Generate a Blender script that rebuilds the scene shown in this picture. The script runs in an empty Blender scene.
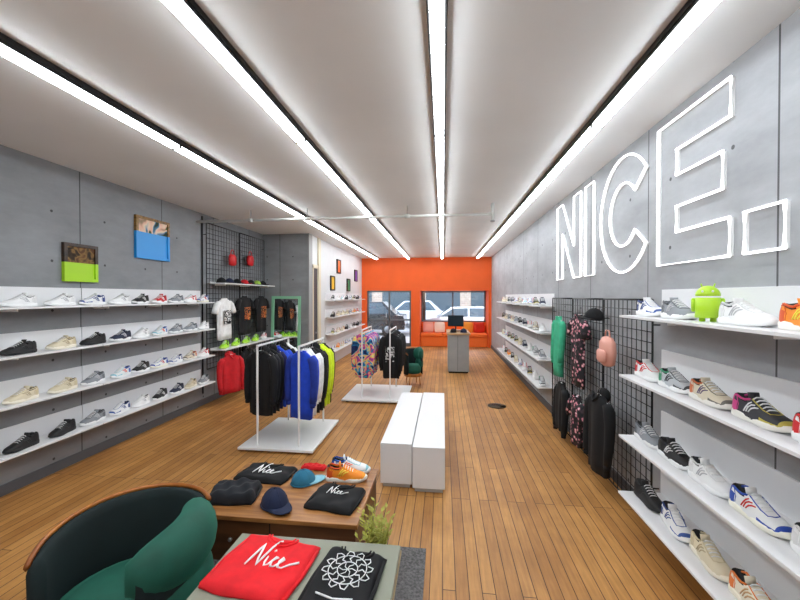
import bpy, bmesh, math, random
from mathutils import Vector, Matrix
random.seed(7)
SC = bpy.context.scene
COL = SC.collection
pi = math.pi

# ------------------------------------------------------------------ materials
def s2l(c):
    return tuple(((x/12.92) if x <= .04045 else ((x+.055)/1.055)**2.4) for x in c)
def hexc(h):
    h = h.lstrip('#')
    return s2l(tuple(int(h[i:i+2], 16)/255 for i in (0, 2, 4)))
_mats = {}
def mat(name, col, rough=.6, metal=0, emit=0, noise=0.0, nscale=20, sheen=0, bump=0, coat=0):
    if name in _mats: return _mats[name]
    if isinstance(col, str): col = hexc(col)
    m = bpy.data.materials.new(name); m.use_nodes = True
    nt = m.node_tree; b = nt.nodes['Principled BSDF']
    b.inputs['Base Color'].default_value = (*col, 1)
    b.inputs['Roughness'].default_value = rough
    b.inputs['Metallic'].default_value = metal
    b.inputs['Coat Weight'].default_value = coat
    if sheen:
        b.inputs['Sheen Weight'].default_value = sheen
        b.inputs['Sheen Tint'].default_value = (*[min(1, c*4+.05) for c in col], 1)
    if emit:
        b.inputs['Emission Color'].default_value = (*col, 1)
        b.inputs['Emission Strength'].default_value = emit
    if noise or bump:
        tc = nt.nodes.new('ShaderNodeTexCoord')
        n = nt.nodes.new('ShaderNodeTexNoise'); n.inputs['Scale'].default_value = nscale; n.inputs['Detail'].default_value = 4
        nt.links.new(tc.outputs['Object'], n.inputs['Vector'])
        if noise:
            r = nt.nodes.new('ShaderNodeValToRGB')
            r.color_ramp.elements[0].position = .3; r.color_ramp.elements[1].position = .7
            r.color_ramp.elements[0].color = (*[c*(1-noise) for c in col], 1)
            r.color_ramp.elements[1].color = (*[min(1, c*(1+noise)) for c in col], 1)
            nt.links.new(n.outputs['Fac'], r.inputs['Fac'])
            nt.links.new(r.outputs['Color'], b.inputs['Base Color'])
        if bump:
            bp = nt.nodes.new('ShaderNodeBump'); bp.inputs['Strength'].default_value = bump; bp.inputs['Distance'].default_value = .02
            nt.links.new(n.outputs['Fac'], bp.inputs['Height']); nt.links.new(bp.outputs['Normal'], b.inputs['Normal'])
    _mats[name] = m
    return m

def multi_mat(name, cols, scale=8, rough=.8, const=True, kind='noise', distort=1.0):
    m = bpy.data.materials.new(name); m.use_nodes = True
    nt = m.node_tree; b = nt.nodes['Principled BSDF']; b.inputs['Roughness'].default_value = rough
    tc = nt.nodes.new('ShaderNodeTexCoord')
    if kind == 'noise':
        n = nt.nodes.new('ShaderNodeTexNoise'); n.inputs['Distortion'].default_value = distort; n.inputs['Detail'].default_value = 1
        out = n.outputs['Fac']
    else:
        n = nt.nodes.new('ShaderNodeTexVoronoi'); out = n.outputs['Distance']
    n.inputs['Scale'].default_value = scale
    nt.links.new(tc.outputs['Object'], n.inputs['Vector'])
    r = nt.nodes.new('ShaderNodeValToRGB'); cr = r.color_ramp
    cr.interpolation = 'CONSTANT' if const else 'LINEAR'
    lo, hi = (.33, .67) if kind == 'noise' else (0, .7)
    while len(cr.elements) < len(cols): cr.elements.new(.5)
    for i, c in enumerate(cols):
        cr.elements[i].position = lo+(hi-lo)*i/max(1, len(cols)-1)
        cr.elements[i].color = (*hexc(c), 1)
    nt.links.new(out, r.inputs['Fac']); nt.links.new(r.outputs['Color'], b.inputs['Base Color'])
    return m

def concrete(name, col, axis, panel=1.22, off=0.0, hole=True):
    m = bpy.data.materials.new(name); m.use_nodes = True
    nt = m.node_tree; N = nt.nodes; L = nt.links; b = N['Principled BSDF']; b.inputs['Roughness'].default_value = .75
    tc = N.new('ShaderNodeTexCoord'); sp = N.new('ShaderNodeSeparateXYZ'); L.new(tc.outputs['Object'], sp.inputs[0])
    def M(op, a, bb=None):
        n = N.new('ShaderNodeMath'); n.operation = op
        for i, v in enumerate((a, bb)):
            if v is None: continue
            if isinstance(v, (int, float)): n.inputs[i].default_value = v
            else: L.new(v, n.inputs[i])
        return n.outputs[0]
    u = M('ADD', sp.outputs[axis], 24.4-off); v = sp.outputs['Z']
    um = M('MODULO', u, panel); du = M('MINIMUM', um, M('SUBTRACT', panel, um))
    seam = M('LESS_THAN', du, .006)
    hu = M('MODULO', M('ADD', u, panel/4), panel/2)
    hd = M('MINIMUM', M('ABSOLUTE', hu), M('ABSOLUTE', M('SUBTRACT', hu, panel/2)))
    hv = M('SUBTRACT', M('MODULO', M('ADD', v, .12), .52), .26)
    d = M('SQRT', M('ADD', M('MULTIPLY', hd, hd), M('MULTIPLY', hv, hv)))
    msk = M('MAXIMUM', seam, M('LESS_THAN', d, .014))
    n1 = N.new('ShaderNodeTexNoise'); n1.inputs['Scale'].default_value = 1.6; n1.inputs['Detail'].default_value = 8; n1.inputs['Roughness'].default_value = .65
    mp = N.new('ShaderNodeMapping'); mp.inputs['Scale'].default_value = (1, 1, 2.4)
    L.new(tc.outputs['Object'], mp.inputs[0]); L.new(mp.outputs[0], n1.inputs['Vector'])
    r = N.new('ShaderNodeValToRGB'); r.color_ramp.elements[0].position = .3; r.color_ramp.elements[1].position = .72
    r.color_ramp.elements[0].color = (*[c*.82 for c in col], 1); r.color_ramp.elements[1].color = (*[c*1.16 for c in col], 1)
    L.new(n1.outputs['Fac'], r.inputs['Fac'])
    mx = N.new('ShaderNodeMixRGB'); L.new(msk, mx.inputs['Fac']); L.new(r.outputs['Color'], mx.inputs[1]); mx.inputs[2].default_value = (*[c*.22 for c in col], 1)
    L.new(mx.outputs[0], b.inputs['Base Color'])
    return m

def floor_mat():
    m = bpy.data.materials.new('floor_planks'); m.use_nodes = True
    nt = m.node_tree; N = nt.nodes; L = nt.links; b = N['Principled BSDF']
    tc = N.new('ShaderNodeTexCoord'); mp = N.new('ShaderNodeMapping'); mp.inputs['Rotation'].default_value = (0, 0, pi/2)
    L.new(tc.outputs['Object'], mp.inputs[0])
    br = N.new('ShaderNodeTexBrick'); br.inputs['Scale'].default_value = 1
    br.inputs['Brick Width'].default_value = 1.7; br.inputs['Row Height'].default_value = .082
    br.inputs['Mortar Size'].default_value = .003; br.inputs['Mortar Smooth'].default_value = .1
    br.offset = .37; br.offset_frequency = 3
    br.inputs['Color1'].default_value = (*hexc('#cf9a5a'), 1); br.inputs['Color2'].default_value = (*hexc('#b27d42'), 1)
    br.inputs['Mortar'].default_value = (*hexc('#4e2e12'), 1)
    L.new(mp.outputs[0], br.inputs['Vector'])
    g = N.new('ShaderNodeTexNoise'); g.inputs['Scale'].default_value = 6; g.inputs['Detail'].default_value = 6
    mp2 = N.new('ShaderNodeMapping'); mp2.inputs['Scale'].default_value = (9, .6, 1); L.new(tc.outputs['Object'], mp2.inputs[0]); L.new(mp2.outputs[0], g.inputs['Vector'])
    r = N.new('ShaderNodeValToRGB'); r.color_ramp.elements[0].position = .3; r.color_ramp.elements[1].position = .7
    r.color_ramp.elements[0].color = (.78, .73, .66, 1); r.color_ramp.elements[1].color = (1.08, 1.08, 1.06, 1)
    L.new(g.outputs['Fac'], r.inputs['Fac'])
    mx = N.new('ShaderNodeMixRGB'); mx.blend_type = 'MULTIPLY'; mx.inputs[0].default_value = 1
    L.new(br.outputs['Color'], mx.inputs[1]); L.new(r.outputs['Color'], mx.inputs[2])
    w = N.new('ShaderNodeTexNoise'); w.inputs['Scale'].default_value = 1.4; w.inputs['Detail'].default_value = 7; w.inputs['Roughness'].default_value = .65; L.new(tc.outputs['Object'], w.inputs['Vector'])
    r2 = N.new('ShaderNodeValToRGB'); r2.color_ramp.elements[0].position = .35; r2.color_ramp.elements[1].position = .65
    r2.color_ramp.elements[0].color = (.74, .68, .60, 1); r2.color_ramp.elements[1].color = (1.05, 1.05, 1.06, 1)
    L.new(w.outputs['Fac'], r2.inputs['Fac'])
    mx2 = N.new('ShaderNodeMixRGB'); mx2.blend_type = 'MULTIPLY'; mx2.inputs[0].default_value = 1
    L.new(mx.outputs[0], mx2.inputs[1]); L.new(r2.outputs['Color'], mx2.inputs[2])
    L.new(mx2.outputs[0], b.inputs['Base Color'])
    rr = N.new('ShaderNodeMapRange'); rr.inputs[3].default_value = .34; rr.inputs[4].default_value = .6
    L.new(g.outputs['Fac'], rr.inputs[0]); L.new(rr.outputs[0], b.inputs['Roughness'])
    bp = N.new('ShaderNodeBump'); bp.inputs['Strength'].default_value = .25; bp.inputs['Distance'].default_value = .004; bp.invert = True
    L.new(br.outputs['Fac'], bp.inputs['Height']); L.new(bp.outputs[0], b.inputs['Normal'])
    return m

def wood_mat(name, c1, c2, axis=(1, 12, 12), rough=.4):
    m = bpy.data.materials.new(name); m.use_nodes = True
    nt = m.node_tree; N = nt.nodes; L = nt.links; b = N['Principled BSDF']; b.inputs['Roughness'].default_value = rough
    tc = N.new('ShaderNodeTexCoord'); mp = N.new('ShaderNodeMapping'); mp.inputs['Scale'].default_value = axis
    n = N.new('ShaderNodeTexNoise'); n.inputs['Scale'].default_value = 2.2; n.inputs['Detail'].default_value = 6; n.inputs['Distortion'].default_value = .5
    L.new(tc.outputs['Object'], mp.inputs[0]); L.new(mp.outputs[0], n.inputs['Vector'])
    r = N.new('ShaderNodeValToRGB'); r.color_ramp.elements[0].position = .3; r.color_ramp.elements[1].position = .7
    r.color_ramp.elements[0].color = (*hexc(c1), 1); r.color_ramp.elements[1].color = (*hexc(c2), 1)
    L.new(n.outputs['Fac'], r.inputs['Fac']); L.new(r.outputs[0], b.inputs['Base Color'])
    return m

# ------------------------------------------------------------------ mesh builder
class MB:
    def __init__(s): s.v = []; s.f = []; s.m = []; s.s = []; s.mats = []; s.T = Matrix.Identity(4)
    def mi(s, m):
        if m not in s.mats: s.mats.append(m)
        return s.mats.index(m)
    def add(s, vs, fs, m, smooth=False):
        o = len(s.v); s.v += [tuple(s.T @ Vector(v)) for v in vs]
        ml = m if isinstance(m, list) else [m]*len(fs)
        for f, mm in zip(fs, ml):
            s.f.append(tuple(i+o for i in f)); s.m.append(s.mi(mm)); s.s.append(smooth)
    def box(s, x0, x1, y0, y1, z0, z1, m):
        vs = [(x, y, z) for z in (z0, z1) for y in (y0, y1) for x in (x0, x1)]
        s.add(vs, [(0, 2, 3, 1), (4, 5, 7, 6), (0, 1, 5, 4), (2, 6, 7, 3), (0, 4, 6, 2), (1, 3, 7, 5)], m)
    def prism(s, pts, m, d0, d1, axis='Z', smooth=False):
        n = len(pts)
        def P(p, d): return {'Z': (p[0], p[1], d), 'Y': (p[0], d, p[1]), 'X': (d, p[0], p[1])}[axis]
        vs = [P(p, d0) for p in pts]+[P(p, d1) for p in pts]
        fs = [tuple(range(n))[::-1], tuple(range(n, 2*n))]+[(i, (i+1) % n, (i+1) % n+n, i+n) for i in range(n)]
        s.add(vs, fs, m, smooth)
    def loft(s, rings, m, caps=True, smooth=True, closed=True, loop=False):
        n = len(rings[0]); vs = [p for r in rings for p in r]; fs = []
        k = len(rings)
        for a in range(k if loop else k-1):
            b2 = (a+1) % k
            for i in range(n if closed else n-1):
                j = (i+1) % n
                fs.append((a*n+i, a*n+j, b2*n+j, b2*n+i))
        if caps and not loop:
            fs.append(tuple(range(n))[::-1]); fs.append(tuple(range((k-1)*n, k*n)))
        s.add(vs, fs, m, smooth)
    def tube(s, path, r, m, n=6, loop=False, smooth=True, caps=True, phase=0):
        path = [Vector(p) for p in path]; k = len(path); rings = []
        rr = r if isinstance(r, (list, tuple)) else [r]*k
        ref = None
        for i, p in enumerate(path):
            a = path[(i-1) % k] if (loop or i > 0) else p
            b = path[(i+1) % k] if (loop or i < k-1) else p
            t = (b-a); t = t.normalized() if t.length > 1e-9 else Vector((0, 0, 1))
            if ref is None:
                ref = Vector((0, 0, 1)) if abs(t.z) < .9 else Vector((1, 0, 0))
            u = (ref-t*ref.dot(t))
            if u.length < 1e-4: u = t.orthogonal()
            u.normalize(); w = t.cross(u); ref = u
            rings.append([tuple(p+(u*math.cos(2*pi*j/n+phase)+w*math.sin(2*pi*j/n+phase))*rr[i]) for j in range(n)])
        s.loft(rings, m, caps=caps, smooth=smooth, loop=loop)
    def cyl(s, c, r, h, m, n=20, r2=None, smooth=True):
        r2 = r if r2 is None else r2
        rings = [[(c[0]+q*math.cos(2*pi*i/n), c[1]+q*math.sin(2*pi*i/n), z) for i in range(n)] for q, z in ((r, c[2]), (r2, c[2]+h))]
        s.loft(rings, m, smooth=smooth)
    def sphere(s, c, r, m, seg=16, rg=10, p0=-pi/2, p1=pi/2, caps=True):
        if not isinstance(r, (tuple, list)): r = (r, r, r)
        rings = []
        for k in range(rg+1):
            ph = p0+(p1-p0)*k/rg; cp = max(math.cos(ph), .01)
            rings.append([(c[0]+r[0]*cp*math.cos(2*pi*i/seg), c[1]+r[1]*cp*math.sin(2*pi*i/seg), c[2]+r[2]*math.sin(ph)) for i in range(seg)])
        s.loft(rings, m, caps=caps)
    def mesh(s, name):
        me = bpy.data.meshes.new(name); me.from_pydata(s.v, [], s.f)
        for m in s.mats: me.materials.append(m)
        for p, mi, sm in zip(me.polygons, s.m, s.s): p.material_index = mi; p.use_smooth = sm
        bm = bmesh.new(); bm.from_mesh(me); bmesh.ops.recalc_face_normals(bm, faces=bm.faces); bm.to_mesh(me); bm.free()
        me.update(); return me
    def build(s, name, loc=(0, 0, 0), rot=(0, 0, 0), bevel=0, sub=0, scale=1):
        return place(s.mesh(name), name, loc, rot, bevel, sub, scale)
def place(me, name, loc=(0, 0, 0), rot=(0, 0, 0), bevel=0, sub=0, scale=1):
    o = bpy.data.objects.new(name, me); COL.objects.link(o); o.location = loc; o.rotation_euler = rot
    o.scale = (scale,)*3 if isinstance(scale, (int, float)) else scale
    if bevel:
        b = o.modifiers.new('bevel', 'BEVEL'); b.width = bevel; b.segments = 2; b.limit_method = 'ANGLE'
    if sub:
        q = o.modifiers.new('sub', 'SUBSURF'); q.levels = sub; q.render_levels = sub
    return o
def bx(name, x0, x1, y0, y1, z0, z1, m, bevel=0):
    b = MB(); b.box(x0, x1, y0, y1, z0, z1, m); return b.build(name, bevel=bevel)
def script_word(b, cx, cy, z, size, m, rad, rz=0):
    S1 = [(0, 0), (.05, .3), (.12, .75), (.16, .95), (.2, .7), (.27, .3), (.34, .02), (.40, .4), (.47, .85), (.56, 1.12), (.66, 1.15)]
    S2 = [(.54, .42), (.55, .18), (.6, .04), (.68, .1), (.78, .32), (.88, .42), (.8, .46), (.75, .25), (.8, .05), (.9, .05), (1.0, .2), (1.1, .38), (1.04, .47), (.98, .28), (1.03, .06), (1.16, .04), (1.35, .2), (1.6, .34)]
    S3 = [(.62, .66), (.66, .72)]
    c, s = math.cos(rz), math.sin(rz)
    for S in (S1, S2, S3):
        P = []
        for x, y in S:
            x = (x-.75)*size; y = (y-.45)*size
            P.append((cx+x*c-y*s, cy+x*s+y*c, z))
        R = [rad*(1.1 if i % 3 else .75) for i in range(len(P))]
        b.tube(P, R, m, 6)

# ------------------------------------------------------------------ palette
WHITE = mat('white_laminate', '#e6e6e8', .45)
WPAINT = mat('white_paint', '#d6d7d9', .7, noise=.03, nscale=3)
BLACKM = mat('black_metal', '#0c0c0e', .4, .3)
STEEL = mat('steel', '#9a9a9c', .35, .9)
WMETAL = mat('white_metal', '#f0f0f0', .35)
ORANGE = mat('orange_paint', '#f0621a', .6, noise=.05, nscale=2)
ORANGEF = mat('orange_fabric', '#f4722c', .9, noise=.06, nscale=30)
TUBE = mat('fluorescent_diffuser', (.90, .965, 1.0), .5, emit=22)
NEON = mat('neon_white', (1, 1, 1), .5, emit=1.8)
CEIL = mat('ceiling_plaster', '#dedfe0', .9, noise=.05, nscale=.9)
GLASS = bpy.data.materials.new('window_glass'); GLASS.use_nodes = True
_n = GLASS.node_tree.nodes; _l = GLASS.node_tree.links
_t = _n.new('ShaderNodeBsdfTransparent'); _g = _n.new('ShaderNodeBsdfGlossy'); _g.inputs['Roughness'].default_value = .02
_m = _n.new('ShaderNodeMixShader'); _m.inputs[0].default_value = .05
_l.new(_t.outputs[0], _m.inputs[1]); _l.new(_g.outputs[0], _m.inputs[2]); _l.new(_m.outputs[0], _n['Material Output'].inputs[0])

H = 3.25; XL = -4.06; XR = 1.72; XN = -3.0; YB = 13.5; YN = 8.0; YF = -2.0
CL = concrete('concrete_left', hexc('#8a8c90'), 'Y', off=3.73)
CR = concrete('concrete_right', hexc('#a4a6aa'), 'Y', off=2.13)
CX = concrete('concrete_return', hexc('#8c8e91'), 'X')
# ------------------------------------------------------------------ room shell
bx('floor', XL-.15, XR+.15, YF-.15, YB+.95, -.12, 0, floor_mat())
bx('ceiling', XL-.15, XR+.15, YF-.15, YB+1.1, H, H+.12, CEIL)
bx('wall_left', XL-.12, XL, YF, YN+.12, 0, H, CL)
bx('wall_return', XL, XN, YN, YN+.12, 0, H, CX)
bx('wall_left_rear', XN-.12, XN, YN+.12, YB+.1, 0, H, WPAINT)
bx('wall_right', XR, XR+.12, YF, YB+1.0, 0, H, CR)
bx('wall_front', XL-.12, XR+.12, YF-.12, YF, 0, H, WPAINT)
b = MB()
b.box(XN, XR, YB, YB+.12, 2.05, H, ORANGE)
b.box(XN, -2.80, YB, YB+.12, 0, 2.05, ORANGE)
b.box(-1.16, -.84, YB, YB+.12, 0, 2.05, ORANGE)
b.box(1.62, XR, YB, YB+.12, 0, 2.05, ORANGE)
b.build('wall_back')
b = MB()
b.box(-.94, -.84, YB+.12, YB+.98, 0, 2.05, ORANGE)
b.box(1.62, XR, YB+.12, YB+.98, 0, 2.05, ORANGE)
b.box(-.94, XR, YB+.12, YB+1.0, 2.05, 2.15, ORANGE)
b.box(-.84, 1.62, YB+.9, YB+1.0, 0, .85, ORANGE)
b.build('wall_window_alcove')
BG = mat('base_grey', '#55565a', .6)
bx('baseboard_left', XL, XL+.02, YF, YN, 0, .1, BG)
bx('baseboard_right', XR-.02, XR, YF, YB, 0, .1, BG)
CREAM = mat('cream_trim', '#d9cdb5', .6)
bx('trim_1', XN+.001, XN+.03, YN-.02, YN+.19, 0, H, mat('grey_trim', '#9b9b9b', .6))
bx('trim_2', XN+.001, XN+.04, 8.6, 8.76, 0, H, CREAM, .005)
b = MB()
b.box(XN+.003, XN+.03, 8.24, 8.52, 0.02, 2.5, mat('door_dark', '#3c3d40', .5)); b.box(XN+.003, XN+.045, 8.2, 8.24, 0, 2.55, CREAM); b.box(XN+.003, XN+.045, 8.2, 8.55, 2.5, 2.58, CREAM)
b.sphere((XN+.07, 8.3, 1.0), .025, STEEL, 10, 6)
b.build('door_1')
FR = mat('window_frame_grey', '#6a6f73', .4, .4)
b = MB()
y0, y1 = YB+.03, YB+.09
for x0, x1 in ((-2.795, -2.74), (-1.22, -1.165), (-2.0, -1.94)): b.box(x0, x1, y0, y1, 0.003, 2.045, FR)
for z0, z1 in ((0.003, .12), (.95, 1.0), (1.99, 2.045)): b.box(-2.795, -1.165, y0, y1, z0, z1, FR)
b.box(-2.74, -1.22, YB+.055, YB+.065, .12, 1.99, GLASS)
b.tube([(-2.08, YB+.03, .85), (-2.08, YB-.02, .88), (-2.08, YB-.02, 1.2), (-2.08, YB+.03, 1.23)], .012, STEEL)
b.build('door_2')
b = MB()
y0, y1 = YB+.92, YB+.98
for x in (-.835, .35, 1.565): b.box(x, x+.05, y0, y1, .855, 2.045, FR)
for z in (.855, 1.99): b.box(-.835, 1.615, y0, y1, z, z+.05, FR)
b.box(-.8, 1.6, YB+.945, YB+.955, .88, 2.02, GLASS)
b.build('window_1')
b = MB()
b.box(-.83, 1.61, YB+.1, YB+.88, .0, .36, ORANGEF)
for i in range(3): b.box(-.82+i*.81, -.03+i*.81, YB+.06, YB+.72, .36, .48, ORANGEF)
for i in range(3): b.box(-.82+i*.81, -.03+i*.81, YB+.70, YB+.88, .48, .80, ORANGEF)
b.build('window_seat', bevel=.03)
def pillow(x, y, z, m, rz=0, s=.2):
    b = MB(); n = 9; top = []; bot = []
    for i in range(n):
        for j in range(n):
            u = -1+2*i/(n-1); v = -1+2*j/(n-1); h = .07*(1-u**4)*(1-v**4)
            px, pz = u*s*(1-.08*(v*v)), v*s*(1-.08*u*u)
            top.append((px, -h, pz+s)); bot.append((px, h, pz+s))
    fs = [(i*n+j, i*n+j+1, (i+1)*n+j+1, (i+1)*n+j) for i in range(n-1) for j in range(n-1)]
    b.add(top, fs, m, True); b.add(bot, fs, m, True)
    b.build('throw_pillow', (x, y, z), (-.25, 0, rz))
pillow(-.55, YB+.50, .485, mat('pillow_pink', '#f4b9a8', .9)); pillow(-.12, YB+.48, .485, mat('pillow_cream', '#f6e6d6', .9), .1)
pillow(.9, YB+.48, .485, mat('pillow_yellow', '#f3a23a', .9), -.1); pillow(1.34, YB+.50, .485, mat('pillow_red', '#c8321c', .9), .1)

# ------------------------------------------------------------------ ceiling lights
for X in (-2.38, -1.22, -.03, 1.2):
    b = MB()
    b.box(X-.05, X+.05, YF+.3, 13.2, H-.035, H-.001, BLACKM)
    b.box(X-.046, X-.040, YF+.3, 13.2, H-.055, H-.035, BLACKM); b.box(X+.040, X+.046, YF+.3, 13.2, H-.055, H-.035, BLACKM)
    y = YF+.32
    while y < 13.1:
        y2 = min(y+2.36, 13.18)
        b.box(X-.034, X+.034, y, y2, H-.078, H-.036, TUBE)
        b.box(X-.046, X+.046, y2, y2+.02, H-.08, H-.035, BLACKM)
        y = y2+.03
    b.build('fluorescent_ceiling_light')
PIPE = mat('pipe_white', '#c9c9c6', .5)
b = MB()
b.tube([(XL+.01, 5.7, 3.08), (.74, 5.7, 3.08)], .022, PIPE, 10)
b.tube([(.74, 5.7, 3.0), (.74, 5.7, 3.24)], .025, PIPE, 10)
for x in (-3.1, -2.15, -.55): b.tube([(x-.04, 5.7, 3.08), (x+.04, 5.7, 3.08)], .032, PIPE, 10); b.tube([(x, 5.7, 3.08), (x, 5.7, 3.25)], .007, STEEL)
b.cyl((.74, 5.7, 2.97), .035, .02, STEEL)
b.build('sprinkler_pipe')
b = MB(); b.tube([(XL+.02, 5.83, 3.2), (XL+.02, 5.83, 2.3), (XL+.02, 5.83, .2)], .012, BLACKM, 8); b.build('electrical_conduit')

# ------------------------------------------------------------------ sneakers
def sneaker_mesh(name, main, toe, heel, stripe, sole, lace='#f2f2f2', sole_h=.030, stripes=3):
    def c(h): return mat('shoe_'+h.strip('#'), h, .6)
    M, T, He, S, So, La, IN = c(main), c(toe), c(heel), c(stripe), c(sole), c(lace), c('#1c1c1e')
    b = MB()
    st = [(0, .016, .055), (.004, .028, .092), (.022, .036, .104), (.045, .038, .094), (.07, .038, .084), (.095, .040, .088), (.118, .042, .098), (.15, .045, .080),
          (.18, .048, .062), (.212, .050, .050), (.24, .047, .043), (.262, .040, .036), (.278, .028, .027), (.288, .012, .012)]
    n = 13; rings = []
    for k, (x, w, h) in enumerate(st):
        r = []
        for i in range(n):
            a = pi*i/(n-1); cy = math.cos(a); sy = math.sin(a)
            y = w*math.copysign(abs(cy)**.75, cy); z = .018+(h)*(sy**.65 if sy > 0 else 0)
            if 2 <= k <= 5:
                if 4 < i < 8: z -= .05
                if i in (4, 8): y *= 1.35
                if i in (5, 7): y *= 1.9
            r.append((x, y, z))
        rings.append(r)
    vs = [p for r in rings for p in r]; fs = []; ms = []
    for k in range(len(st)-1):
        for i in range(n-1):
            fs.append((k*n+i, k*n+i+1, (k+1)*n+i+1, (k+1)*n+i))
            if 1 <= k <= 5 and 4 <= i <= 7: m = IN
            elif k <= 1: m = He
            elif k == 2 and i in (0, 1, 10, 11): m = He
            elif k >= 11: m = T
            elif 8 <= k and i in (0, 11): m = T
            else: m = M
            ms.append(m)
    b.add(vs, fs, ms, True)
    def Q(k, i, side):
        k0 = int(k); f = k-k0; i0 = int(i); g = i-i0
        def R(kk, ii):
            kk = min(kk, len(st)-1); p = rings[kk][ii if side > 0 else n-1-ii]; return Vector(p)
        p = (R(k0, i0)*(1-g)+R(k0, i0+1)*g)*(1-f)+(R(k0+1, i0)*(1-g)+R(k0+1, i0+1)*g)*f
        return tuple(p)
    for side in (1, -1):
        for j in range(stripes):      # slanted side stripes
            o = j*.62
            b.tube([Q(4.7+o, .75, side), Q(5.2+o, 1.6, side), Q(5.7+o, 2.4, side), Q(6.2+o, 3.1, side)], [.0035, .004, .004, .003], S, 6)
        b.tube([Q(6, 4, side), Q(7, 3.9, side), Q(8, 4, side), Q(9, 4.4, side), Q(9.3, 6, side)], .003, T if toe != main else He, 5)   # eyestay
        b.tube([Q(1.6, 4.4, side), Q(2.5, 4, side), Q(3.5, 4, side), Q(4.5, 4, side), Q(5.6, 4, side)], .0055, He, 6)               # padded collar
        b.tube([Q(3.2, 0.6, side), Q(3.3, 1.6, side), Q(2.8, 2.6, side), Q(2.6, 3.6, side)], .002, He, 5)
    rsl = [(-.006, 0), (-.003, .022), (.01, .034), (.05, .040), (.1, .040), (.14, .043), (.19, .051), (.225, .051), (.255, .043), (.28, .027), (.293, .010)]
    prof = rsl+[(.295, 0)]+[(x, -y) for x, y in rsl[:0:-1]]
    rs = []
    for z, sc in ((0, .93), (.004, 1.0), (sole_h*.7, 1.02), (sole_h, .97)):
        ring = []
        for x, y in prof:
            zz = z+(.010*max(0, (x-.22)/.07)**2)+(.006 if (x < .06 and z > .02) else 0)
            ring.append((.14+(x-.14)*sc, y*sc, zz))
        rs.append(ring)
    b.loft(rs, So, smooth=True)
    b.loft([[(.10, -.022, .085), (.10, .022, .085), (.106, .022, .083), (.106, -.022, .083)], [(.088, -.024, .132), (.088, .024, .132), (.096, .022, .131), (.096, -.022, .131)]], M)
    for i in range(5):
        x = .122+i*.017; z = .018+.096-(x-.118)*.56+.004
        b.tube([(x, -.024, z-.008), (x, -.012, z), (x, .012, z), (x, .024, z-.008)], .0032, La, 5)
    return b.mesh(name)
SH = {}
specs = {
 'white': ('#ececec', '#ececec', '#dcdcdc', '#c4c4c8', '#f4f4f4'),
 'whiteblue': ('#e8e8ea', '#3a5aa0', '#1e3a7a', '#2c4a8c', '#f0f0f0'),
 'whitered': ('#ececec', '#ececec', '#d8232a', '#d8232a', '#f4f4f4'),
 'bwr': ('#e8e8e8', '#2448a8', '#2048a8', '#d02a20', '#f4f0e0'),
 'black': ('#141416', '#141416', '#141416', '#2a2a2c', '#18181a'),
 'blackw': ('#161618', '#161618', '#202022', '#e0e0e0', '#f0f0f0'),
 'cream': ('#d8ccb0', '#d8ccb0', '#cabb98', '#b8a888', '#eee6d4'),
 'grey': ('#8c9096', '#8c9096', '#60646a', '#c8c8cc', '#eeeeee'),
 'navy': ('#222a44', '#222a44', '#1a2038', '#d8d8dc', '#eeeeee'),
 'multi': ('#d4c8b0', '#6c6860', '#c86a3c', '#5a4a70', '#e8e4dc'),
 'green': ('#a8e82c', '#a8e82c', '#70c020', '#1c1c1c', '#c8f060'),
 'orange': ('#f08a1c', '#f2a020', '#d85010', '#f4e050', '#f4f0e8'),
 'pinkblack': ('#2a2a30', '#b8a848', '#c83a80', '#e8e8e8', '#e8e4dc'),
 'brown': ('#3c3024', '#2c241c', '#6a5438', '#c8b080', '#e8e0d0'),
 'red': ('#c81e26', '#e6e6e6', '#c81e26', '#f0f0f0', '#f4f4f4'),
 'bluegreen': ('#e4e8ea', '#8cc8d8', '#2c5ab0', '#f06040', '#f2f2f2'),
 'greygreen': ('#b8bcc0', '#3c4044', '#3c9a70', '#282c30', '#f0f0f0'),
 'creamorange': ('#e8e0cc', '#e8e0cc', '#e07830', '#c8a070', '#f4ecd8'),
}
for k, v in specs.items(): SH[k] = sneaker_mesh('sneaker_'+k, *v)
def shoe(kind, x, y, z, rz, sc=1.0, name='sneaker'):
    o = place(SH[kind], name, rot=(0, 0, rz), scale=sc)
    c = Matrix.Rotation(rz, 3, 'Z') @ Vector((.144*sc, 0, 0))
    o.location = (x-c.x, y-c.y, z+.001); return o

def shelf(xw, depth, side, y0, y1, z, ph=.19, name='display_shelf'):
    b = MB()
    def X(a, c): return (min(xw+side*a, xw+side*c), max(xw+side*a, xw+side*c))
    b.box(*X(0.001, depth), y0, y1, z-.018, z, WHITE)
    b.box(*X(.001, .016), y0, y1, z, z+ph, WHITE)
    y = y0+.15
    while y < y1:
        b.box(*X(.001, depth*.7), y, y+.012, z-.045, z-.018, WMETAL); y += .8
    return b.build(name, bevel=.002)
LZ = (1.75, 1.31, .87, .43)
for z in LZ:
    shelf(XL, .28, 1, 1.2, 3.72, z); shelf(XL, .28, 1, 3.73, 5.78, z)
rows = [
 ['white', 'white', 'white', 'whiteblue', 'white', 'blackw', 'red', 'grey', 'whitered', 'bwr'],
 ['black', 'black', 'cream', 'black', 'navy', 'white', 'bluegreen', 'grey', 'grey', 'white'],
 ['cream', 'cream', 'cream', 'grey', 'bluegreen', 'blackw', 'bwr', 'whiteblue', 'multi', 'whitered'],
 ['brown', 'black', 'black', 'grey', 'whiteblue', 'white', 'blackw', 'navy', 'cream', 'grey']]
ys = [2.62, 3.00, 3.37, 3.72, 4.06, 4.38, 4.70, 5.02, 5.33, 5.62]
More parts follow.
